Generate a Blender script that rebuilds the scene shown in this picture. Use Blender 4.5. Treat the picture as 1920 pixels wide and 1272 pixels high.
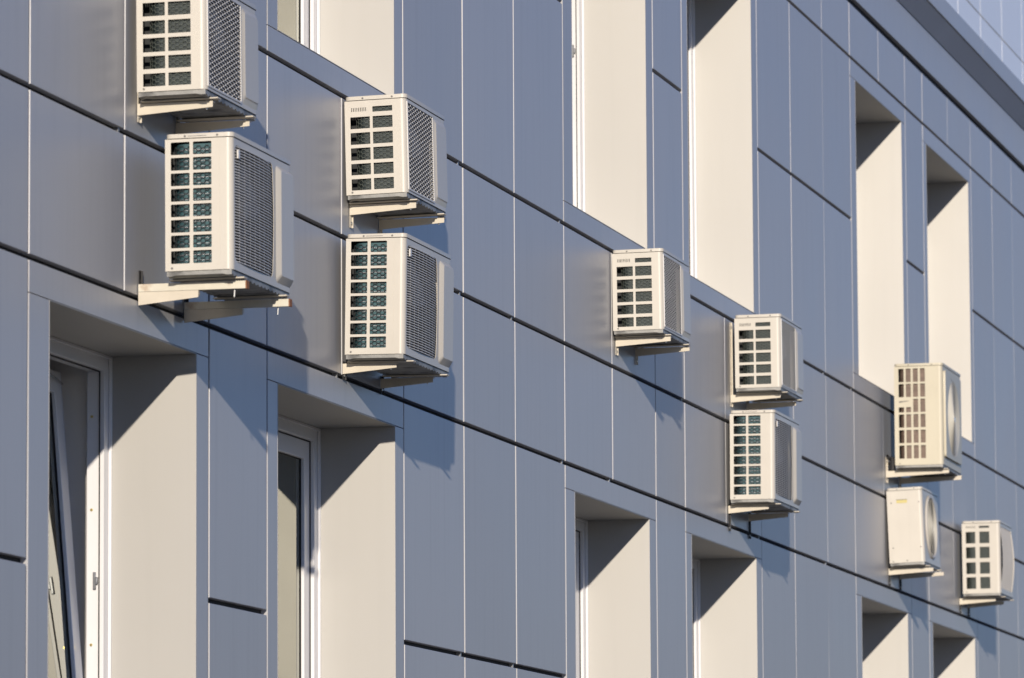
import bpy, bmesh, math, random
from mathutils import Vector, Matrix, noise
from mathutils.geometry import tessellate_polygon
random.seed(7)
R = math.radians
for o in list(bpy.data.objects): bpy.data.objects.remove(o)
scn = bpy.context.scene
COL = scn.collection

# ------------------------------------------------------------------ camera
CAM = Vector((0.0, -6.236, 1.6)); YAW, PITCH, ROLL = 0.237988896, 0.114387557, -0.00532631319
fw = Vector((math.cos(YAW)*math.cos(PITCH), math.sin(YAW)*math.cos(PITCH), math.sin(PITCH)))
r0 = Vector((math.sin(YAW), -math.cos(YAW), 0)); u0 = r0.cross(fw)
rt = r0*math.cos(ROLL)+u0*math.sin(ROLL); up = -r0*math.sin(ROLL)+u0*math.cos(ROLL)
cd = bpy.data.cameras.new('camera'); cam = bpy.data.objects.new('camera', cd); COL.objects.link(cam)
m = Matrix((rt, up, -fw)).transposed().to_4x4(); m.translation = CAM; cam.matrix_world = m
cd.sensor_width = 36; cd.lens = 187.5; cd.clip_start = 0.1; cd.clip_end = 4000
cd.dof.use_dof = True; cd.dof.focus_distance = 25.0; cd.dof.aperture_fstop = 7.2
scn.camera = cam
def project(p):
    d = Vector(p)-CAM; z = d.dot(fw)
    return 960+10000*d.dot(rt)/z, 636-10000*d.dot(up)/z

# ------------------------------------------------------------------ sky, sun, exposure
SUN = Vector((4.0, 1.0, -1.04)).normalized()          # direction the light travels
elev = math.asin(-SUN.z)
w = bpy.data.worlds.new('World'); scn.world = w; w.use_nodes = True
nt = w.node_tree; nt.nodes.clear()
sky = nt.nodes.new('ShaderNodeTexSky'); sky.sky_type = 'NISHITA'; sky.sun_disc = False
sky.sun_elevation = elev; sky.sun_rotation = math.atan2(-SUN.x, -SUN.y)
sky.air_density = 1.0; sky.dust_density = 0.1; sky.ozone_density = 3.0
bg = nt.nodes.new('ShaderNodeBackground'); bg.inputs[1].default_value = 0.092
wo = nt.nodes.new('ShaderNodeOutputWorld')
tint = nt.nodes.new('ShaderNodeVectorMath'); tint.operation = 'MULTIPLY'; tint.inputs[1].default_value = (.96, 1.0, 1.40)   # camera white balance
nt.links.new(sky.outputs[0], tint.inputs[0]); nt.links.new(tint.outputs[0], bg.inputs[0]); nt.links.new(bg.outputs[0], wo.inputs[0])
sd = bpy.data.lights.new('sun', 'SUN'); sun = bpy.data.objects.new('sun', sd); COL.objects.link(sun)
sd.energy = 4.6; sd.angle = R(0.53); sd.color = (1.0, 0.885, 0.74)
sun.rotation_euler = SUN.to_track_quat('-Z', 'Y').to_euler(); sun.location = (-20, -10, 20)
scn.view_settings.view_transform = 'Standard'; scn.view_settings.look = 'None'
scn.view_settings.exposure = 0.0; scn.view_settings.gamma = 1
scn.render.engine = 'CYCLES'; scn.render.resolution_x = 1024; scn.render.resolution_y = 678

# ------------------------------------------------------------------ materials
def mat(name, col, rough=.5, metal=0., var=.04, scale=3., bump=0., bscale=40., coat=0., streak=0., rnd=0., spec=.5, stain=None):
    m = bpy.data.materials.new(name); m.use_nodes = True; t = m.node_tree; N = t.nodes; L = t.links
    b = N['Principled BSDF']
    b.inputs['Roughness'].default_value = rough; b.inputs['Metallic'].default_value = metal
    b.inputs['Coat Weight'].default_value = coat; b.inputs['Coat Roughness'].default_value = .12
    b.inputs['Specular IOR Level'].default_value = spec
    tc = N.new('ShaderNodeTexCoord')
    n = N.new('ShaderNodeTexNoise'); n.inputs['Scale'].default_value = scale; n.inputs['Detail'].default_value = 6
    L.new(tc.outputs['Object'], n.inputs['Vector'])
    cr = N.new('ShaderNodeMapRange'); cr.inputs[1].default_value = .3; cr.inputs[2].default_value = .7
    cr.inputs[3].default_value = 1-var; cr.inputs[4].default_value = 1+var
    L.new(n.outputs['Fac'], cr.inputs[0])
    val = cr.outputs[0]
    if rnd:
        oi = N.new('ShaderNodeObjectInfo'); mr = N.new('ShaderNodeMapRange')
        mr.inputs[3].default_value = 1-rnd; mr.inputs[4].default_value = 1+rnd
        L.new(oi.outputs['Random'], mr.inputs[0])
        mu = N.new('ShaderNodeMath'); mu.operation = 'MULTIPLY'; L.new(val, mu.inputs[0]); L.new(mr.outputs[0], mu.inputs[1]); val = mu.outputs[0]
    if streak:
        mp = N.new('ShaderNodeMapping'); mp.inputs['Scale'].default_value = (22, 22, .9)
        L.new(tc.outputs['Object'], mp.inputs[0])
        n2 = N.new('ShaderNodeTexNoise'); n2.inputs['Scale'].default_value = 1.; n2.inputs['Detail'].default_value = 4
        L.new(mp.outputs[0], n2.inputs['Vector'])
        m2 = N.new('ShaderNodeMapRange'); m2.inputs[1].default_value = .5; m2.inputs[2].default_value = .8
        m2.inputs[3].default_value = 1; m2.inputs[4].default_value = 1-streak
        L.new(n2.outputs['Fac'], m2.inputs[0])
        mu = N.new('ShaderNodeMath'); mu.operation = 'MULTIPLY'; L.new(val, mu.inputs[0]); L.new(m2.outputs[0], mu.inputs[1]); val = mu.outputs[0]
    vm = N.new('ShaderNodeVectorMath'); vm.operation = 'SCALE'; vm.inputs[0].default_value = col
    L.new(val, vm.inputs['Scale'])
    out = vm.outputs[0]
    if stain:
        sc, lo, hi, scl = stain
        n4 = N.new('ShaderNodeTexNoise'); n4.inputs['Scale'].default_value = scl; n4.inputs['Detail'].default_value = 8
        L.new(tc.outputs['Object'], n4.inputs['Vector'])
        m4 = N.new('ShaderNodeMapRange'); m4.inputs[1].default_value = lo; m4.inputs[2].default_value = hi; L.new(n4.outputs['Fac'], m4.inputs[0])
        mx = N.new('ShaderNodeMix'); mx.data_type = 'RGBA'; mx.inputs[7].default_value = (*sc, 1)
        L.new(m4.outputs[0], mx.inputs[0]); L.new(out, mx.inputs[6]); out = mx.outputs[2]
    L.new(out, b.inputs['Base Color'])
    rr = N.new('ShaderNodeMapRange'); rr.inputs[3].default_value = rough*.88; rr.inputs[4].default_value = min(1, rough*1.14)
    L.new(n.outputs['Fac'], rr.inputs[0]); L.new(rr.outputs[0], b.inputs['Roughness'])
    if bump:
        n3 = N.new('ShaderNodeTexNoise'); n3.inputs['Scale'].default_value = bscale; n3.inputs['Detail'].default_value = 3
        L.new(tc.outputs['Object'], n3.inputs['Vector'])
        bp = N.new('ShaderNodeBump'); bp.inputs['Strength'].default_value = bump; bp.inputs['Distance'].default_value = .002
        L.new(n3.outputs['Fac'], bp.inputs['Height']); L.new(bp.outputs[0], b.inputs['Normal'])
    return m
M = {}
M['panel'] = mat('cladding_metal', (.435, .438, .452), .40, .14, .04, .9, .05, 300, streak=.07, rnd=.05, spec=.40)
M['reveal'] = mat('reveal_metal', (.445, .437, .418), .56, .70, .02, 1.3, .05, 300, streak=.02, rnd=.015)
M['soffit'] = mat('soffit_metal', (.78, .77, .78), .6, 0, .05, 1.0)
M['attic'] = mat('attic_panel_metal', (.90, .93, .97), .35, 0, .02, .8, rnd=.03)
M['back'] = mat('membrane_black', (.02, .02, .022), .8, 0, .2, 5)
M['clip'] = mat('clip_steel', (.25, .26, .28), .4, .8)
M['pvc'] = mat('window_pvc', (.72, .72, .73), .32, 0, .02, 4)
M['gasket'] = mat('rubber_black', (.015, .015, .017), .6)
M['plaster'] = mat('plaster_white', (.80, .78, .75), .8, 0, .05, 2)
M['room'] = mat('room_wall', (.60, .59, .56), .9, 0, .05, 2)
M['chrome'] = mat('hardware_steel', (.62, .62, .60), .25, 1)
M['brass'] = mat('screw_brass', (.65, .52, .2), .35, 1)
M['acw'] = mat('enamel_ivory', (.53, .50, .44), .42, 0, .03, 5, .04, 200, coat=.15, streak=.035)
M['acwhite'] = mat('enamel_white', (.62, .60, .56), .40, 0, .03, 5, .04, 200, coat=.15, streak=.04)
M['acbeige'] = mat('enamel_beige', (.52, .48, .37), .45, 0, .03, 5, .04, 200, coat=.1, streak=.03)
M['grille'] = mat('grille_plastic', (.58, .57, .55), .45, 0, .04, 8)
M['ggrey'] = mat('grille_grey', (.30, .30, .31), .5, 0, .04, 8)
M['gbeige'] = mat('grille_beige', (.55, .53, .46), .5, 0, .04, 8)
M['dark'] = mat('inner_black', (.02, .022, .024), .75, 0, .2, 8)
M['fan'] = mat('fan_plastic', (.12, .125, .13), .45, 0, .1, 6)
M['base'] = mat('base_pan_steel', (.27, .27, .26), .5, .3, .25, 14, .3, 60, stain=((.10, .10, .10), .52, .66, 9))
M['bracket'] = mat('bracket_paint', (.56, .51, .42), .5, 0, .06, 12, .1, 90, stain=((.42, .24, .10), .66, .80, 7))
M['bracketw'] = mat('bracket_worn', (.58, .55, .46), .55, 0, .08, 12, .1, 90, stain=((.26, .13, .05), .58, .72, 9))
M['rust'] = mat('rusty_end', (.26, .11, .05), .8, .1, .35, 40)
M['bolt'] = mat('zinc_bolt', (.6, .6, .58), .35, .9, .1, 50)
M['label'] = mat('yellow_plate', (.55, .47, .18), .5)
M['mark'] = mat('mark_grey', (.16, .15, .14), .6)
def coilmat(name, base, line):
    m = mat(name, base, .5, .3, .25, 30); t = m.node_tree; b = t.nodes['Principled BSDF']
    return m
M['coilA'] = coilmat('coil_dark', (.028, .038, .040), 0)
M['coilB'] = coilmat('coil_teal', (.032, .082, .095), 0)
M['coilC'] = coilmat('coil_brown', (.14, .10, .08), 0)
M['wireA'] = mat('guard_green', (.10, .115, .10), .5, .2, .2, 20)
M['wireB'] = mat('guard_dark', (.035, .045, .05), .5, .2, .2, 20)
def glassmat():
    m = bpy.data.materials.new('window_glass'); m.use_nodes = True; t = m.node_tree; N = t.nodes; L = t.links
    N.remove(N['Principled BSDF']); o = N['Material Output']
    g = N.new('ShaderNodeBsdfGlossy'); g.inputs['Roughness'].default_value = .015; g.inputs['Color'].default_value = (.80, .81, .74, 1)
    tr = N.new('ShaderNodeBsdfTransparent'); tr.inputs['Color'].default_value = (.72, .78, .76, 1)
    f = N.new('ShaderNodeFresnel'); f.inputs['IOR'].default_value = 5.0
    mx = N.new('ShaderNodeMixShader'); L.new(f.outputs[0], mx.inputs[0]); L.new(tr.outputs[0], mx.inputs[1]); L.new(g.outputs[0], mx.inputs[2])
    L.new(mx.outputs[0], o.inputs['Surface']); return m
M['glass'] = glassmat()
def groundmat():
    m = mat('asphalt', (.055, .055, .055), .9, 0, .25, .3, .4, 30); return m
M['ground'] = groundmat()

# ------------------------------------------------------------------ mesh helper
class MB:
    def __init__(s): s.v = []; s.f = []
    def quadbox(s, a, b):                        # plain box
        (x0, y0, z0), (x1, y1, z1) = a, b; n = len(s.v)
        x0, x1 = sorted((x0, x1)); y0, y1 = sorted((y0, y1)); z0, z1 = sorted((z0, z1))
        s.v += [(x0,y0,z0),(x1,y0,z0),(x1,y1,z0),(x0,y1,z0),(x0,y0,z1),(x1,y0,z1),(x1,y1,z1),(x0,y1,z1)]
        s.f += [tuple(n+i for i in q) for q in ((3,2,1,0),(4,5,6,7),(0,1,5,4),(1,2,6,5),(2,3,7,6),(3,0,4,7))]
        return s
    box = quadbox
    def hexa(s, P):                              # eight corners, same order as box
        n = len(s.v); s.v += [tuple(p) for p in P]
        s.f += [tuple(n+i for i in q) for q in ((3,2,1,0),(4,5,6,7),(0,1,5,4),(1,2,6,5),(2,3,7,6),(3,0,4,7))]
        return s
    def plate(s, loops, fn, t):                  # extruded polygon with holes
        n = len(s.v); flat = [p for l in loops for p in l]
        tris = tessellate_polygon([[Vector((p[0], p[1], 0)) for p in l] for l in loops])
        k = len(flat)
        for p in flat: s.v.append(tuple(fn(p[0], p[1], 0)))
        for p in flat: s.v.append(tuple(fn(p[0], p[1], t)))
        for a, b, c in tris: s.f.append((n+a, n+b, n+c)); s.f.append((n+k+c, n+k+b, n+k+a))
        i = 0
        for l in loops:
            for j in range(len(l)):
                a = n+i+j; b = n+i+(j+1) % len(l); s.f.append((a, b, b+k, a+k))
            i += len(l)
        return s
    def grid(s, fn, nu, nv):
        n = len(s.v)
        for j in range(nv+1):
            for i in range(nu+1): s.v.append(tuple(fn(i/nu, j/nv)))
        for j in range(nv):
            for i in range(nu):
                a = n+j*(nu+1)+i; s.f.append((a, a+1, a+nu+2, a+nu+1))
        return s
    def tube(s, pts, r, seg=6, cap=True):
        n = len(s.v); P = [Vector(p) for p in pts]
        for i, p in enumerate(P):
            d = (P[min(i+1, len(P)-1)]-P[max(i-1, 0)]).normalized()
            a = d.orthogonal().normalized(); b = d.cross(a)
            if i and False: pass
            rr = r[i] if isinstance(r, (list, tuple)) else r
            for k in range(seg):
                an = 2*math.pi*k/seg; s.v.append(tuple(p+a*math.cos(an)*rr+b*math.sin(an)*rr))
        for i in range(len(P)-1):
            for k in range(seg):
                a = n+i*seg+k; b = n+i*seg+(k+1) % seg; s.f.append((a, b, b+seg, a+seg))
        if cap:
            s.f.append(tuple(n+k for k in range(seg))[::-1]); s.f.append(tuple(n+(len(P)-1)*seg+k for k in range(seg)))
        return s
    def ring(s, c, r, tr, seg=36, tseg=5, axis='y', flat=1.):
        n = len(s.v)
        for i in range(seg):
            a = 2*math.pi*i/seg
            for k in range(tseg):
                b = 2*math.pi*k/tseg; q = r+tr*math.cos(b)
                s.v.append((c[0]+q*math.cos(a), c[1]+tr*math.sin(b)*flat, c[2]+q*math.sin(a)))
        for i in range(seg):
            for k in range(tseg):
                a = n+i*tseg+k; b = n+i*tseg+(k+1) % tseg; c2 = n+((i+1) % seg)*tseg+(k+1) % tseg; d = n+((i+1) % seg)*tseg+k
                s.f.append((a, b, c2, d))
        return s
    def mesh(s, name, m, ang=35):
        me = bpy.data.meshes.new(name); me.from_pydata(s.v, [], s.f)
        bm = bmesh.new(); bm.from_mesh(me); bmesh.ops.recalc_face_normals(bm, faces=bm.faces); bm.to_mesh(me); bm.free()
        me.materials.append(m if not isinstance(m, str) else M[m])
        for p in me.polygons: p.use_smooth = True
        me.set_sharp_from_angle(angle=R(ang)); me.update(); return me
    def build(s, name, m, parent=None, bevel=0, loc=None, ang=35, recalc=True):
        o = bpy.data.objects.new(name, s.mesh(name, m, ang)); COL.objects.link(o)
        if parent: o.parent = parent
        if loc: o.location = loc
        if bevel:
            b = o.modifiers.new('bevel', 'BEVEL'); b.width = bevel; b.segments = 2; b.limit_method = 'ANGLE'; b.angle_limit = R(40)
        return o
def empty(name, loc=(0, 0, 0), parent=None):
    o = bpy.data.objects.new(name, None); COL.objects.link(o); o.location = loc; o.empty_display_size = .1
    if parent: o.parent = parent
    return o
def tag(o, label, cat, group=None):
    o['label'] = label; o['category'] = cat
    if group: o['group'] = group
def rrect(x0, y0, x1, y1, r, n=4):
    x0, x1 = sorted((x0, x1)); y0, y1 = sorted((y0, y1)); P = []
    for cx, cy, a0 in ((x1-r, y1-r, 0), (x0+r, y1-r, 90), (x0+r, y0+r, 180), (x1-r, y0+r, 270)):
        for k in range(n+1):
            a = R(a0+90*k/n); P.append((cx+r*math.cos(a), cy+r*math.sin(a)))
    return P
def circ(cx, cy, r, n=28): return [(cx+r*math.cos(2*math.pi*k/n), cy+r*math.sin(2*math.pi*k/n)) for k in range(n)]

# ------------------------------------------------------------------ ground
g = MB(); g.grid(lambda u, v: (-600+1300*u, -900+1500*v, 0), 8, 8)
go = g.build('ground', 'ground'); go['kind'] = 'structure'

# ------------------------------------------------------------------ building
bld = empty('office_building', (31, 0, 0)); tag(bld, 'long office building clad in blue grey metal panels with deep window openings', 'building')
BO = Vector((31, 0, 0))
def bpart(mb, name, m, bevel=0, parent=None, **k):
    o = mb.build(name, m, parent or bld, bevel, **k)
    if parent is None: o.location = -BO
    return o
GAP = .010                                        # half of the joint between panels
XS = [12.6, 13.73, 14.85, 15.98, 17.12, 18.262, 19.392, 20.515, 21.350, 22.520, 23.590, 24.715, 25.770, 26.862, 28.000, 29.112, 29.912, 31.10, 32.205,
      33.312, 34.478, 35.535, 36.70, 37.832, 38.612, 39.80, 40.935, 42.03, 43.13, 44.24, 45.4, 46.5]
WIN = [(18.262, 20.515), (21.350, 23.590), (26.862, 29.112), (29.912, 32.205), (35.535, 37.832), (38.612, 40.935)]
OPEN = [(18.505, 20.340), (21.512, 23.430), (27.085, 28.925), (30.080, 32.020), (35.745, 37.650), (38.765, 40.792)]
Z = [.06, .565, 1.19, 1.82, 3.01, 4.12, 4.745, 5.375, 6.545, 7.67, 8.075]
gj = random.Random(5); JG = {x: (gj.choice((.0082, .0092, .0102)) if x < 30.5 else gj.choice((.003, .0045, .0075))) for x in XS}
panels = []
def inwin(xa, xb): return any(a-.01 <= xa and xb <= b+.01 for a, b in WIN)
for k in range(len(Z)-1):
    for i in range(len(XS)-1):
        xa, xb = XS[i], XS[i+1]
        if k in (3, 4, 7, 8) and inwin(xa, xb): continue
        g1 = .030 if k == 9 else .0112
        panels.append((xa+JG[xa], xb-JG[xb], Z[k]+.0112, Z[k+1]-g1))
def panel_mb(p, seed, mb=None):
    xa, xb, za, zb = p; mb = mb or MB(); c = .0025
    # folded front edge, then returns into the joint
    n = len(mb.v); nu, nv = 6, 6
    rs = random.Random(seed); amp = rs.uniform(.0006, .0018); ph = rs.uniform(0, 50)
    tx, tz = rs.uniform(-.0012, .0012), rs.uniform(-.0012, .0012)
    def F(u, v):
        b = amp*math.sin(math.pi*u)*math.sin(math.pi*v)*(1+.8*noise.noise((ph+u*2, v*2, 0)))
        return (xa+c+(xb-xa-2*c)*u, -b + tx*(u-.5)+tz*(v-.5), za+c+(zb-za-2*c)*v)
    mb.grid(F, nu, nv)
    def idx(i, j): return n+j*(nu+1)+i
    loop = [idx(i, 0) for i in range(nu)]+[idx(nu, j) for j in range(nv)]+[idx(i, nv) for i in range(nu, 0, -1)]+[idx(0, j) for j in range(nv, 0, -1)]
    cx, cz = (xa+xb)/2, (za+zb)/2
    prev = loop
    for (off, y) in ((.0018, .0007), (.0025, .0025), (.0025, .030)):
        cur = []
        for q in loop:
            X, Y, Zz = mb.v[q]
            nx = X; nz = Zz
            if abs(X-(xa+c)) < 1e-6: nx = X-off
            if abs(X-(xb-c)) < 1e-6: nx = X+off
            if abs(Zz-(za+c)) < 1e-6: nz = Zz-off
            if abs(Zz-(zb-c)) < 1e-6: nz = Zz+off
            mb.v.append((nx, Y+y, nz)); cur.append(len(mb.v)-1)
        for j in range(len(cur)):
            a, b = prev[j], prev[(j+1) % len(cur)]; mb.f.append((a, b, cur[(j+1) % len(cur)], cur[j]))
        prev = cur
    return mb
def screen_area(p):
    xa, xb, za, zb = p; P = [project((x, 0, z)) for x in (xa, xb) for z in (za, zb)]
    x0, x1 = max(0, min(q[0] for q in P)), min(1920, max(q[0] for q in P)); y0, y1 = max(0, min(q[1] for q in P)), min(1272, max(q[1] for q in P))
    return max(0, x1-x0)*max(0, y1-y0)
order = sorted(range(len(panels)), key=lambda i: -screen_area(panels[i]))
single = [i for i in order[:100] if screen_area(panels[i]) > 0]
for i in single: bpart(panel_mb(panels[i], i), 'cladding_panel', 'panel', ang=8)
rest = MB()
for i in range(len(panels)):
    if i not in single: panel_mb(panels[i], i, rest)
ro = bpart(rest, 'cladding_panels', 'panel', ang=8); ro['kind'] = 'stuff'
# top band under the eave
tb = MB()
for a, b in ((12.6, 29.9), (29.9, 46.5)): panel_mb((a+.004, b-.004, 8.075+.030, 8.405), 900+int(a), tb)
bpart(tb, 'frieze_panel', 'panel', ang=8)
# black membrane behind the joints, with window holes
mem = MB(); loops = [[(12.6, .02), (46.5, .02), (46.5, 8.6), (12.6, 8.6)]]
ZW = ((1.95, 3.985), (5.50, 7.535))
for (a, b) in OPEN:
    for z0, z1 in ZW: loops.append([(a-.03, z0-.03), (b+.03, z0-.03), (b+.03, z1+.03), (a-.03, z1+.03)])
mem.plate(loops, lambda u, v, w_: (u, .031+w_, v), .20)
bpart(mem, 'wall', 'back')
shell = MB()
shell.box((12.5, .24, 0), (12.6, 12, 8.6)); shell.box((46.5, .24, 0), (46.6, 12, 8.6)); shell.box((12.6, 11.9, 0), (46.5, 12, 8.6)); shell.box((12.6, .0, 8.62), (46.5, 12, 8.7))
bpart(shell, 'side_wall', 'soffit')
# little clips inside the horizontal joints
rc = random.Random(11)
spots = [(k, x) for k in (1, 2, 3, 4) for x in XS[4:22] if not (k == 1 and any(a < x-.01 and x+.01 < b for a, b in WIN))]
for k, x in rc.sample(spots, 22):
    zz = Z[3:][k]; xx = x-.035-.03*rc.random()
    bpart(MB().box((xx, .008, zz-.0110), (xx+.016, .03, zz+.0110)), 'joint_clip', 'clip')
# eave: sloping dark soffit, fascia, pale attic panels above
OV = .105; SZ = 8.41; RS = .109
ev = MB(); ev.hexa([(12.4,-.004,SZ),(46.6,-.004,SZ),(46.6,.05,SZ),(12.4,.05,SZ),(12.4,-OV,SZ+RS),(46.6,-OV,SZ+RS),(46.6,.05,SZ+RS+.001),(12.4,.05,SZ+RS+.001)])
bpart(ev, 'soffit', 'soffit')
fz0, fz1 = SZ+RS+.003, 8.666
fa = MB()
for i in range(0, 12):
    xa = 12.4+i*2.85; fa.box((xa, -OV-.012, fz0), (xa+2.846, -OV+.03, fz1))
bpart(fa, 'fascia', 'panel', .002)
for k, (za, zb) in enumerate(((fz1+.004, 8.860), (8.872, fz1+1.5))):
    at = MB()
    for i in range(0, 30):
        xa = 12.4+i*1.14; at.box((xa+.006, -OV+.004, za), (xa+1.134, -OV+.03, zb))
    bpart(at, 'attic_cladding', 'attic', .002)
ab = MB(); ab.box((12.4, -OV+.04, fz0), (46.6, -OV+.10, fz1+1.5)); bpart(ab, 'attic_wall', 'back')

# ------------------------------------------------------------------ windows
DEP = .365
def lbox(a, b): return MB().box(a, b)
def window(x0, x1, z0, z1, wx0, wx1, zl, zt, tilt=False, lab=None):
    """opening x0..x1, z0..z1; surround wx0..wx1, zl..zt"""
    W = x1-x0; H = z1-z0
    o = Vector((x0, 0, z0))
    f = 0.062; fy0, fy1 = DEP, DEP+.075
    fr = MB().plate([[(0, 0), (W, 0), (W, H), (0, H)], [(f, f), (W-f, f), (W-f, H-f), (f, H-f)]], lambda u, v, w_: (u, fy0+w_, v), fy1-fy0)
    win = fr.build('window', 'pvc', bld, .003, loc=o-BO)
    if lab: win['label'] = lab
    def sub(mb, n, m, bv=0): return mb.build(n, m, win, bv)
    g2 = .010; t = .002
    # surround, four pieces flush with the cladding
    A = (wx0-x0)+g2; B = (wx1-x0)-g2; C0 = zl-z0+.0112; D = zt-z0-.0112; e = .0015
    for (xa, xb, za, zb) in ((A, B, H+.006, D), (A, B, C0, -.006), (A, -.006, -.003, H+.003), (W+.006, B, -.003, H+.003)):
        sub(MB().box((xa, 0, za), (xb, .03, zb)), 'surround_panel', 'panel', .0012)
    # reveals: head, two jambs, sill
    def rv(u0, v0, u1, v1, fn):
        mb = MB(); mb.hexa(fn(u0, v0, u1, v1)); return mb
    y0, y1 = .0305, DEP-.002
    yf = -.0006; th = .004
    sub(MB().box((-th, yf, 0), (0, y1, H)), 'reveal_panel', 'reveal', .0008)
    sub(MB().box((W, yf, 0), (W+th, y1, H)), 'reveal_panel', 'reveal', .0008)
    sub(MB().box((-th, yf, H+.0002), (W+th, y1, H+th)), 'head_panel', 'reveal', .0008)
    sub(MB().box((-th, yf, -th), (W+th, y1, -.0002)), 'sill', 'reveal', .0008)
    # bead strips where lining meets frame
    bd = MB(); bd.box((W-.012, DEP-.014, 0), (W-.0005, DEP-.0005, H-.0005)); bd.box((.0005, DEP-.014, 0), (.012, DEP-.0005, H-.0005)); bd.box((.012, DEP-.014, H-.012), (W-.012, DEP-.0005, H-.0005))
    sub(bd, 'edge_bead', 'pvc', .002)
    # sash
    s = .092; sx0, sx1, sz0, sz1 = f-.004, W-f+.004, f-.004, H-f+.004
    mid = W*.48
    def sash(a, b, tl):
        sm = MB().plate([[(a, 0), (b, 0), (b, sz1-sz0), (a, sz1-sz0)], [(a+s, s), (b-s, s), (b-s, sz1-sz0-s), (a+s, sz1-sz0-s)]], lambda u, v, w_: (u, w_, v), .06)
        so = sm.build('sash', 'pvc', win, .004, loc=(0, fy0+.022, sz0))
        gs = MB().plate([[(a+s-.006, s-.006), (b-s+.006, s-.006), (b-s+.006, sz1-sz0-s+.006), (a+s-.006, sz1-sz0-s+.006)], [(a+s+.004, s+.004), (b-s-.004, s+.004), (b-s-.004, sz1-sz0-s-.004), (a+s+.004, sz1-sz0-s-.004)]], lambda u, v, w_: (u, w_+.0155, v), .004)
        go_ = gs.build('gasket', 'gasket', win, 0, loc=(0, fy0+.022, sz0))
        pm = MB().box((a+s-.004, .020, s-.004), (b-s+.004, .026, sz1-sz0-s+.004))
        po = pm.build('pane', 'glass', win, 0, loc=(0, fy0+.022, sz0))
        if tl:
            for q in (so, go_, po): q.rotation_euler = (-R(tl), 0, 0)
    gk = MB().plate([[(f-.002, f-.002), (W-f+.002, f-.002), (W-f+.002, H-f+.002), (f-.002, H-f+.002)], [(f+.006, f+.006), (W-f-.006, f+.006), (W-f-.006, H-f-.006), (f+.006, H-f-.006)]], lambda u, v, w_: (u, fy0+.0175+w_, v), .004)
    sub(gk, 'gasket', 'gasket')
    if tilt:
        sash(sx0, sx1-.03, tilt)
        # hardware on the bare jamb: hinge plates, striker and screws
        hp = MB(); xx = W-f-.001
        for zz in (.475,):
            hp.box((xx-.009, fy0+.032, H-zz-.465), (xx, fy0+.044, H-zz-.395)); hp.box((xx-.012, fy0+.024, H-zz-.445), (xx, fy0+.034, H-zz-.415))
        sub(hp, 'striker_plate', 'clip', .002)
        for zz in (.245, .62, 1.16):
            sc = MB().tube([(xx+.001, fy0+.052, H-zz), (xx-.004, fy0+.052, H-zz)], .0055, 10); sub(sc, 'screw', 'brass')
        st = MB().tube([(W*.35, fy0+.05, H-f-.01), (W*.7, fy0+.12, H-f-.015), (W-f-.03, fy0+.17, H-f-.05)], .006, 6); sub(st, 'stay_arm', 'chrome')
    else:
        sash(sx0, mid, 0); sash(mid+.002, sx1, 0)
    # inner room: plastered reveal and shallow room
    ir = MB(); ya, yb = fy1+.001, fy1+.26
    ir.box((-.03, ya, -.03), (-.001, yb, H+.03)); ir.box((W+.001, ya, -.03), (W+.03, yb, H+.03)); ir.box((-.001, ya, H+.001), (W+.001, yb, H+.03)); ir.box((-.001, ya, -.03), (W+.001, yb, -.001))
    sub(ir, 'inner_reveal', 'plaster')
    rm = MB(); x_0, x_1, zz0, zz1 = -.2, W+.2, -.7, H+.35; yc = yb+2.6
    rm.box((x_0, yb, zz0), (x_0+.02, yc, zz1)); rm.box((x_1, yb, zz0), (x_1+.02, yc, zz1)); rm.box((x_0, yc, zz0), (x_1, yc+.02, zz1)); rm.box((x_0, yb, zz1), (x_1, yc, zz1+.02)); rm.box((x_0, yb, zz0-.02), (x_1, yc, zz0))
    rm.box((x_0, yb-.02, zz0), (-.031, yb-.001, zz1)); rm.box((W+.031, yb-.02, zz0), (x_1, yb-.001, zz1)); rm.box((-.03, yb-.02, H+.031), (W+.03, yb-.001, zz1)); rm.box((-.03, yb-.02, zz0), (W+.03, yb-.001, -.031))
    sub(rm, 'room_lining', 'room')
    return win
for k, ((a, b), (wa, wb)) in enumerate(zip(OPEN, WIN)):
    window(a, b, ZW[0][0], ZW[0][1], wa, wb, 1.82, 4.12, tilt=4.6 if k == 0 else 0, lab='lower window with its white sash tilted open' if k == 0 else None)
    window(a, b, ZW[1][0], ZW[1][1], wa, wb, 5.375, 7.67, tilt=4.6 if k == 2 else 0)

# ------------------------------------------------------------------ air conditioners
SPEC = {
 'A': dict(W=.70, H=.440, D=.280, m='acw', rows=[(.21,.33),(.37,.49),(.525,.65),(.685,.80),(.84,.955)], cols=[(.09,.41),(.455,.78)], r=.0015, extra=[(.455,.11,.78,.165)], coil='coilA', wire='wireA'),
 'B': dict(W=.81, H=.532, D=.270, m='acw', rows=[(.06+.1135*k, .153+.1135*k) for k in range(8)], cols=[(.085,.365),(.415,.69)], r=.004, extra=[], coil='coilB', wire='wireB'),
 'C': dict(W=.82, H=.712, D=.340, m='acbeige', rows=[(.05,.182),(.2,.33),(.5,.63),(.655,.783),(.806,.936)], cols=[(.09,.20),(.242,.345),(.39,.493),(.538,.64)], r=.003,
           extra=[(.39,.35,.493,.48),(.538,.35,.64,.48),(.09,.43,.20,.48),(.242,.43,.345,.48)], coil='coilC', wire=None),
 'D': dict(W=.70, H=.525, D=.250, m='acw', rows=[], cols=[], r=.002, extra=[], coil=None, wire=None),
 'E': dict(W=.64, H=.550, D=.290, m='acw', rows=[(.15,.31),(.36,.515),(.57,.73),(.775,.935)], cols=[(.1,.35),(.46,.72)], r=.003, extra=[(.45,.07,.72,.10)], coil='coilA', wire='wireA'),
}
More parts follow.
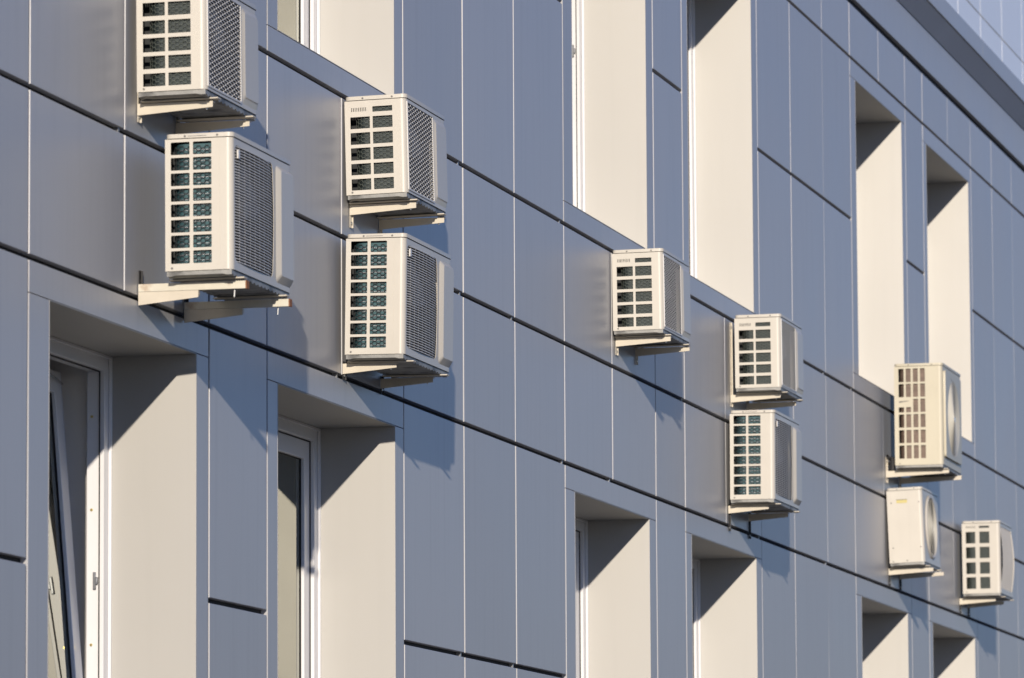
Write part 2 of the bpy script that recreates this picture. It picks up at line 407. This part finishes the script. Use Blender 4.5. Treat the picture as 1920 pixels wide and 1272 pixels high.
def make_ac(T):
    S = SPEC[T]; W, H, D, mt = S['W'], S['H'], S['D'], S['m']; r = .024; th = .002; lid = .020
    root = empty('air_conditioner')
    P = lambda mb, n, m, bv=0, par=root, **k: mb.build(n, m, par, bv, **k)
    Y = lambda u: -D*u                     # u: 0 at the wall side, 1 at the front
    Zf = lambda v: H*(1-v)
    zt = H-lid
    holes = []
    for (v0, v1) in S['rows']:
        for (u0, u1) in S['cols']: holes.append((u0, v0, u1, v1))
    holes += S['extra']
    yr = -(D-r)
    loops = [[(0, 0), (yr, 0), (yr, zt), (0, zt)]]
    for u0, v0, u1, v1 in holes: loops.append(rrect(Y(u0), Zf(v0), Y(u1), Zf(v1), S['r'], 3))
    if T in 'AE':                          # comb of little upright slots beside the top hole
        u0, u1 = (.10, .36); v0, v1 = (.115, .155) if T == 'A' else (.07, .10)
        for k in range(9):
            y = Y(u0+(u1-u0)*(k+.5)/9); loops.append([(y+.0016, Zf(v0)), (y-.0016, Zf(v0)), (y-.0016, Zf(v1-.012*(k % 2)*0)), (y+.0016, Zf(v1))])
    side = MB().plate(loops, lambda u, v, w_: (w_, u, v), th)
    P(side, 'side_panel', mt)
    # rounded corner, front panel with opening, far side, back
    body = MB()
    def corner(u, v):
        a = math.pi/2*u; return (r-r*math.cos(a), -(D-r)-r*math.sin(a), zt*v)
    body.grid(corner, 8, 1); body.grid(lambda u, v: (W-r+r*math.sin(math.pi/2*u), -(D-r)-r*math.cos(math.pi/2*u), zt*v), 8, 1)
    body.box((W-th, -(D-r), 0), (W, 0, zt))
    g0, g1, h0, h1 = {'A': (.035, .660, .085, .955), 'B': (.040, .690, .085, .94), 'C': (.05, .93, .10, .93), 'D': (.08, .80, .08, .93), 'E': (.05, .86, .08, .93)}[T]
    G = (W*g0, Zf(h1), W*g1, Zf(h0))
    if T == 'D': op = circ(W*.46, H*.5, H*.40, 40)
    elif T == 'C': op = circ(W*.48, H*.49, H*.37, 40)
    elif T == 'B':
        op = rrect(G[0], G[1], G[2], G[3], .03, 5)
        op = [(x+(.020*math.cos((z-H/2)/H*math.pi*1.1)-.01 if x > W*.5 else 0), z) for x, z in op]
        # subdivide the bowed right edge
        R0 = [(G[2]+.020*math.cos((z/12*(G[3]-G[1]-.06)+G[1]+.03-H/2)/H*math.pi*1.1)-.01, z/12*(G[3]-G[1]-.06)+G[1]+.03) for z in range(1, 12)]
        k0 = len(op)-1; op = op+R0
    else: op = rrect(G[0], G[1], G[2], G[3], .004, 2)
    fl = [[(r, 0), (W-r, 0), (W-r, zt), (r, zt)], op]
    body.plate(fl, lambda u, v, w_: (u, -D+w_, v), th)
    P(body, 'casing', mt)
    # back, and black sheets added inside so no light shows through the casing
    ln = MB(); ln.box((.004, -.004, .004), (W-.004, -.001, zt-.004)); ln.box((.06, -D+.075, .004), (W-.004, -D+.078, zt-.004)) 
    ln.box((.004, -.20*D if False else -.005, .004), (W-.006, -D+.01, .006)); ln.box((.004, -.005, zt-.008), (W-.006, -D+.01, zt-.005))
    ln.box((.09, -.005, .007), (.093, -D+.076, zt-.009))
    P(ln, 'light_block_liner', 'dark')
    # lid
    lm = MB(); lm.plate([rrect(-.003, -.002+0, W+.003, -D-.004, r, 6)], lambda u, v, w_: (u, v, zt+.0025+w_), lid-.0025)
    P(lm, 'lid', mt, .004)
    sm = MB()
    for u in (.30, .78): sm.tube([(-.0045, Y(u), H-.010), (.0, Y(u), H-.010)], .0045, 10)
    sm.tube([(-.002, Y(.10), .011), (.002, Y(.10), .011)], .0045, 10)
    if T in 'D':
        for u, v in ((.12, .2), (.9, .2), (.12, .8), (.9, .8), (.5, .975)): sm.tube([(-.002, Y(u), Zf(v)), (.002, Y(u), Zf(v))], .005, 10)
    P(sm, 'screw', 'mark')
    if T == 'B':
        sl = MB().box((-.0038, Y(.34), H-.0112), (-.001, Y(.62), H-.009)); P(sl, 'handle_slot', 'mark')
        rb = MB().box((-.0012, Y(.80), .05), (.001, Y(.815), H*.93)); P(rb, 'edge_rib', mt)
    if T == 'D':
        P(MB().box((-.002, Y(.27), Zf(.205)), (.001, Y(.57), Zf(.155))), 'rating_plate', 'label')
        P(MB().box((-.0035, Y(.27), Zf(.163)), (-.001, Y(.57), Zf(.155))), 'plate_shade', 'mark')
    if T == 'C':
        P(MB().hexa([(-.001, Y(.10), Zf(.385)), (-.003, Y(.10), Zf(.385)), (-.003, Y(.30), Zf(.37)), (-.001, Y(.30), Zf(.37)), (-.001, Y(.10), Zf(.37)), (-.003, Y(.10), Zf(.37)), (-.003, Y(.30), Zf(.366)), (-.001, Y(.30), Zf(.366))]), 'vent_slit', 'mark')
    if T in 'AE':
        pass
    # condenser coil with guard mesh behind the side holes
    if S['coil']:
        cb = .045; ib = .045 if T == 'A' else .030      # bend radius; distance from the back
        umax = .80*D; xo = .016
        L1 = umax-ib-cb; arc = cb*math.pi/2; Lt = L1+arc
        def surf(s_, off=0):
            if s_ < L1: return (xo-off, -umax+s_)
            a = (s_-L1)/cb; return (xo+cb-(cb+off)*math.cos(a), -(ib+cb)+(cb+off)*math.sin(a))
        cm = MB(); cm.grid(lambda u, v: (*surf(Lt*u), .012+(zt-.03)*v), 26, 1)
        co = P(cm, 'condenser_coil', S['coil'])
        fm = MB()                                       # fine fins: thin ribs on the coil
        nf = int((zt-.03)/.021)
        for k in range(nf):
            z = .02+(zt-.04)*k/nf
            pts = [(*surf(Lt*q/14, .0015), z) for q in range(15)]; fm.tube(pts, .0016, 4, False)
        P(fm, 'coil_tube', 'clip' if T == 'B' else S['coil'], par=co)
        if S['wire']:
            wm = MB(); a = .0112 if T == 'B' else .0105
            dx = a*1.5; dz = a*math.sqrt(3)
            nc = int(Lt/dx)+1; nr = int((zt-.03)/dz)
            def pt(s_, z): s_ = min(max(s_, 0), Lt); q = surf(s_, .007); return (q[0], q[1], z)
            for i in range(nc):
                for j in range(nr):
                    cx = i*dx; cz = .02+(j+.5*(i % 2))*dz
                    H6 = [(cx+a*math.cos(R(60*k)), cz+a*math.sin(R(60*k))) for k in range(6)]
                    for k in (0, 1, 2) if T != 'Z' else range(6):
                        p, q = H6[k], H6[k+1]
                        if max(p[0], q[0]) > Lt or min(p[0], q[0]) < 0: continue
                        wm.tube([pt(*p), pt(*q)], .0013 if T != 'B' else .0019, 3, False)
            P(wm, 'guard_mesh', S['wire'])
    # fan and shroud
    fx, fz, frd = {'A': (.34, .5, .40), 'B': (.35, .5, .40), 'C': (.48, .49, .36), 'D': (.46, .5, .39), 'E': (.45, .5, .38)}[T]; fr = H*frd
    fb = MB(); cx, cz = W*fx, H*fz
    fb.tube([(cx, -D+.03, cz), (cx, -D+.07, cz)], .035, 16)
    for k in range(3):
        a0 = R(20+120*k)
        def bl(u, v, a0=a0):
            rr = .03+(fr-.04)*v; a = a0+(u-.5)*1.35*(1-.15*v)+.3*v; return (cx+rr*math.cos(a), -D+.035+.035*u, cz+rr*math.sin(a))
        fb.grid(bl, 8, 5)
    P(fb, 'fan', 'fan')
    if T in 'A':                                        # diamond lattice
        gm = MB(); nx, nz = 15, 38; X0, Z0, X1, Z1 = G; st = (X1-X0)/nx; hz = (Z1-Z0)/nz
        for i in range(nz+1):
            for j in range(nx):
                a0 = hz*.17*(1 if (i+j) % 2 else -1); a1 = -a0; x = X0+j*st; z = Z0+i*hz
                if i in (0, nz): a0 = a1 = 0
                t = .0014
                gm.hexa([(x, -D-.002, z+a0-t), (x+st, -D-.002, z+a1-t), (x+st, -D+.002, z+a1-t), (x, -D+.002, z+a0-t), (x, -D-.002, z+a0+t), (x+st, -D-.002, z+a1+t), (x+st, -D+.002, z+a1+t), (x, -D+.002, z+a0+t)])
                if (i+j) % 2 and i < nz: gm.box((x-.0014, -D-.002, z+hz*.17-.001), (x+.0014, -D+.001, z+hz*.83+.001))
        gm.plate([rrect(X0-.008, Z0-.008, X1+.006, Z1+.008, .006, 3), rrect(X0, Z0, X1, Z1, .003, 2)], lambda u, v, w_: (u, -D-.004+w_, v), .006)
        P(gm, 'front_grille', 'grille')
    if T == 'B':
        gm = MB(); X0, Z0, X1, Z1 = G; n = 40
        for i in range(n+1):
            z = Z0+.004+(Z1-Z0-.008)*i/n
            inset = 0
            if z < Z0+.03: inset = .03-math.sqrt(max(0, .03**2-(Z0+.03-z)**2))
            if z > Z1-.03: inset = .03-math.sqrt(max(0, .03**2-(z-Z1+.03)**2))
            xr = X1-inset+.020*math.cos((z-H/2)/H*math.pi*1.1)-.01; xl = X0+inset
            N_ = 12
            pts = []
            for k in range(N_+1):
                s_ = k/N_; x = xl+(xr-xl)*s_; b = .012*math.sin(math.pi*s_)**.5 if 0 < s_ < 1 else 0; pts.append((x, -D+.004-b))
            for k in range(N_):
                (xa, ya), (xb, yb) = pts[k], pts[k+1]; t = .0017
                gm.hexa([(xa, ya, z-t), (xb, yb, z-t), (xb, yb+.006, z-t), (xa, ya+.006, z-t), (xa, ya, z+t), (xb, yb, z+t), (xb, yb+.006, z+t), (xa, ya+.006, z+t)])
        for k in range(1, 8):
            x = X0+(X1-X0)*k/8; y = -D+.006-.012*math.sin(math.pi*k/8)**.5
            gm.box((x-.0012, y+.002, Z0+.006), (x+.0012, y+.004, Z1-.006))
        P(gm, 'front_grille', 'grille')
        bdg = MB().box((X0+.02, -D-.009, Z1-.052), (X0+.045, -D-.002, Z1-.018)); P(bdg, 'badge', 'acwhite', .002)
    if T in 'AB':                                       # raised service cover right of the grille
        xa, xb = (.69*W, W-.004) if T == 'A' else (.735*W, W-.004); za, zb = H*.035, H*.915; b = .024; hgt = .016 if T == 'B' else .008; c = .022 if T == 'B' else .017
        cv = MB()
        q0 = rrect(xa, za, xb, zb, .02, 4); q1 = rrect(xa+c, za+b, xb-.004, zb-b*.6, .014, 4); q2 = rrect(xa+c+.006, za+b+.006, xb-.008, zb-b*.6-.006, .012, 4)
        n = len(cv.v); k = len(q0)
        cv.v += [(p[0], -D+.0005, p[1]) for p in q0]+[(p[0], -D-hgt+.003, p[1]) for p in q1]+[(p[0], -D-hgt, p[1]) for p in q2]
        for l in (0, 1):
            for i in range(k): cv.f.append((l*k+i, l*k+(i+1) % k, (l+1)*k+(i+1) % k, (l+1)*k+i))
        cv.f.append(tuple(2*k+i for i in range(k)))
        P(cv, 'service_cover', mt, ang=12)
    if T == 'C':
        gm = MB(); gm.plate([rrect(W*.05, H*.08, W*.90, H*.93, .02, 4), circ(W*.48, H*.49, H*.372, 40)], lambda u, v, w_: (u, -D-.016+w_, v), .0165)
        P(gm, 'grille_frame', 'acbeige', .004)
        gw = MB()
        for k in range(1, 24): gw.ring((W*.48, -D-.012-.006*math.cos(k/23*1.5), H*.49), H*.37*k/23, .0050, 40, 5)
        for k in range(8):
            a = R(45*k); gw.tube([(W*.48, -D-.018, H*.49), (W*.48+H*.37*math.cos(a), -D-.012, H*.49+H*.37*math.sin(a))], .003, 5)
        P(gw, 'front_grille', 'gbeige')
        P(MB().tube([(W*.48, -D-.024, H*.49), (W*.48, -D-.017, H*.49)], [.018, .026], 18), 'hub_badge', 'chrome')
    if T == 'D':
        gm = MB(); gm.ring((W*.46, -D-.002, H*.5), H*.405, .012, 48, 8, flat=.9); P(gm, 'grille_rim', mt)
        gw = MB()
        for k in range(1, 12): gw.ring((W*.46, -D-.014+.010*(k/12)**2, H*.5), H*.40*k/12, .002, 40, 4)
        for k in range(12):
            a = R(30*k); gw.tube([(W*.46, -D-.015, H*.5), (W*.46+H*.40*math.cos(a), -D-.003, H*.5+H*.40*math.sin(a))], .002, 5)
        P(gw, 'front_grille', 'gbeige')
    if T == 'E':
        X0, Z0, X1, Z1 = G; gm = MB(); n = 34
        for i in range(n+1):
            x = X0+.006+(X1-X0-.012)*i/n
            pts = [(x, -D+.004-.020*math.sin(math.pi*k/10), Z0+(Z1-Z0)*k/10) for k in range(11)]
            gm.tube(pts, .0028, 4)
        for k in (1, 3, 5, 7, 9):
            gm.box((X0, -D+.004-.020*math.sin(math.pi*k/10), Z0+(Z1-Z0)*k/10-.003), (X1, -D+.009-.020*math.sin(math.pi*k/10), Z0+(Z1-Z0)*k/10+.003))
        P(gm, 'front_grille', 'ggrey')
        ed = MB()
        for x in (X1,):
            prof = [(-D+.002, Z0)]+[(-D-.002-.022*math.sin(math.pi*k/10), Z0+(Z1-Z0)*k/10) for k in range(11)]+[(-D+.002, Z1)]
            ed.plate([prof], lambda u, v, w_, x=x: (x+w_, u, v), .008)
        P(ed, 'grille_cheek', mt)
    # base pan with pressed ribs, and two foot rails
    bp = MB(); i_ = .006
    def under(u, v):
        x = i_+(W-2*i_)*u; y = -.004-(D-.010)*v
        e = min(u, 1-u)*W; ed_ = min(v, 1-v)*D
        wv = .5+.5*math.sin(u*W/.075*math.pi*2)*(1 if .12 < v < .88 else 0); edge = 1 if ed_ < .02 else 0
        return (x, y, -.020+.008*wv*(1-edge)+.004*edge*math.sin(u*W/.05*math.pi*2))
    bp.grid(under, 90, 14)
    def wall_(pts): 
        n = len(bp.v)
        for p in pts: bp.v.append(p); bp.v.append((p[0], p[1], .003))
        for k in range(len(pts)-1): bp.f.append((n+2*k, n+2*k+2, n+2*k+3, n+2*k+1))
    wall_([under(k/90, 0) for k in range(91)]); wall_([under(k/90, 1) for k in range(91)]); wall_([under(0, k/14) for k in range(15)]); wall_([under(1, k/14) for k in range(15)])
    P(bp, 'base_pan', 'base', ang=50)
    for fxx in (.10, S['W']-.12):
        P(MB().box((fxx-.022, .012, -.0265), (fxx+.022, -D-.022, -.0215)), 'foot', 'bracket', .001)
    return root
def copy_tree(o, parent=None):
    c = o.copy(); COL.objects.link(c); c.parent = parent
    for ch in o.children:
        copy_tree(ch, c)
    return c
# (type, X, gap, z, tilt, spacing, arm length, rail up, rail down, label, short)
UN = [
 ('A', 19.44, .035, 4.905, -.6, .50, .31, .42, .02, 'small ivory air conditioner cut off by the top edge above the big one', 'topmost left air conditioner'),
 ('B', 19.46, .145, 4.206, -.3, .60, .44, 0, .02, 'large ivory air conditioner standing far off the wall on rusty arms', 'large leftmost air conditioner with rusty arm ends'),
 ('A', 22.54, .018, 4.928, -1.2, .50, .31, .42, .05, 'small ivory air conditioner directly above the big one left of centre', 'small air conditioner left of centre'),
 ('B', 22.42, .042, 4.206, .8, .64, .25, 0, .02, 'large ivory air conditioner left of centre above the closed lower window', 'large air conditioner left of centre'),
 ('A', 27.97, .014, 4.932, -.6, .50, .31, .42, .04, 'small ivory air conditioner hanging alone in the middle of the wall', 'lone air conditioner in the middle'),
 ('A', 31.14, .055, 4.940, -.3, .50, .31, .44, .02, 'small ivory air conditioner with perforated rail above a large one right of centre', 'small air conditioner right of centre'),
 ('B', 31.04, .036, 4.265, .3, .62, .25, 0, .10, 'large ivory air conditioner right of centre under a small one', 'large air conditioner right of centre'),
 ('C', 36.67, .088, 4.958, 0, .56, .45, .10, .03, 'tall beige air conditioner with brown grid and square fan grille', 'tall beige air conditioner'),
 ('D', 36.73, .030, 4.278, -2.0, .46, .32, 0, .07, 'white air conditioner with plain side panel and round fan grille', 'plain sided air conditioner'),
 ('E', 39.92, .048, 4.268, -.3, .42, .28, 0, .06, 'white air conditioner at far right with four square hole pairs', 'far right air conditioner'),
]
def bracket(x, z, L, upr, dn, heavy, m):
    root = empty('wall_bracket', (x, 0, z))
    h0, h1 = .046, .024
    if heavy:
        ch = MB(); ch.box((0, -.004, -.030), (.004, -L, 0)); ch.box((.004, -.004, -.004), (.034, -L, 0)); ch.box((.004, -.004, -.030), (.020, -L, -.026))
        a = ch.build('arm', 'bracketw', root, .0008)
        MB().box((-.0005, -L+.004, -.0302), (.0346, -L-.0012, .0004)).build('rusty_tip', 'rust', root)
        wb = MB(); q = L*.56
        wb.plate([[(-.004, -.031), (-q, -.031), (-q, -.058), (-.004, -.082)]], lambda u, v, w_: (w_, u, v), .004)
        wb.box((.004, -.004, -.062), (.03, -.008, -.031)); wb.box((.004, -q, -.050), (.024, -q+.004, -.031))
        wb.build('gusset', 'bracket', root, .0006)
        MB().tube([(.018, -L+.05, .004), (.021, -L+.055, -.095+.035)], .003, 8).build('bolt', 'bolt', root)
    else:
        wb = MB(); wb.plate([[(-.004, 0), (-L, 0), (-L, -h1), (-.004, -h0)]], lambda u, v, w_: (w_, u, v), .0035)
        wb.box((.0035, -.004, -.0035), (.036, -L, 0))
        wb.build('arm', m, root, .0006)
        MB().tube([(.018, -L+.03, .006), (.018, -L+.03, -.030)], .004, 8).build('bolt', 'bolt', root)
    # upright rail with holes, screwed to the wall
    top = upr if upr else (.055 if heavy else .012); bot = -(h0+.004+dn)
    lo = [[(0, bot), (.024, bot), (.024, top), (0, top)]]; z = bot+.018
    while z < top-.01: lo.append(rrect(.007, z-.005, .017, z+.005, .003, 2)); z += .034
    rl = MB().plate(lo, lambda u, v, w_: (u+.0045, -.0035-w_, v), .003)
    rl.box((.0280, -.0035, bot), (.0300, -.014, top))
    rl.build('rail', m if upr else 'gasket', root, 0)
    for zz in (bot+.02,) + ((top-.03,) if upr else ()):
        MB().tube([(.016, -.006, zz), (.016, -.012, zz)], .006, 6).build('bolt', 'bolt', root)
    return root
proto = {}
for i, (T, X, gp, z, tl, sp, L, ru, rd, lab, sh) in enumerate(UN):
    if T in proto: o = copy_tree(proto[T])
    else: o = proto[T] = make_ac(T)
    o.location = (X, -gp, z); o.rotation_euler = (R(tl), 0, 0)
    tag(o, lab, 'air conditioner', 'air conditioners mounted along the facade')
    for k, (dx, wd) in enumerate(((.10, 'near'), (.10+sp, 'far'))):
        heavy = i == 1; ztop = z-.0285-(.004 if heavy else 0)
        b = bracket(X+dx, ztop, L, ru, rd, heavy, 'bracket')
        if i == 7 and k == 0:
            pb = MB(); pb.tube([(.03, -.004, .10), (.028, -.045, .085), (.02, -.050, .05), (.015, -.048, .004)], .022, 8); pb.tube([(.075, -.004, .06), (.07, -.04, .05), (.06, -.045, .004)], .016, 8)
            pb.build('pipe_sleeve', 'gasket', b)
        tag(b, f'{wd} bracket arm holding up the {sh}', 'bracket', 'bracket arms under the air conditioners')
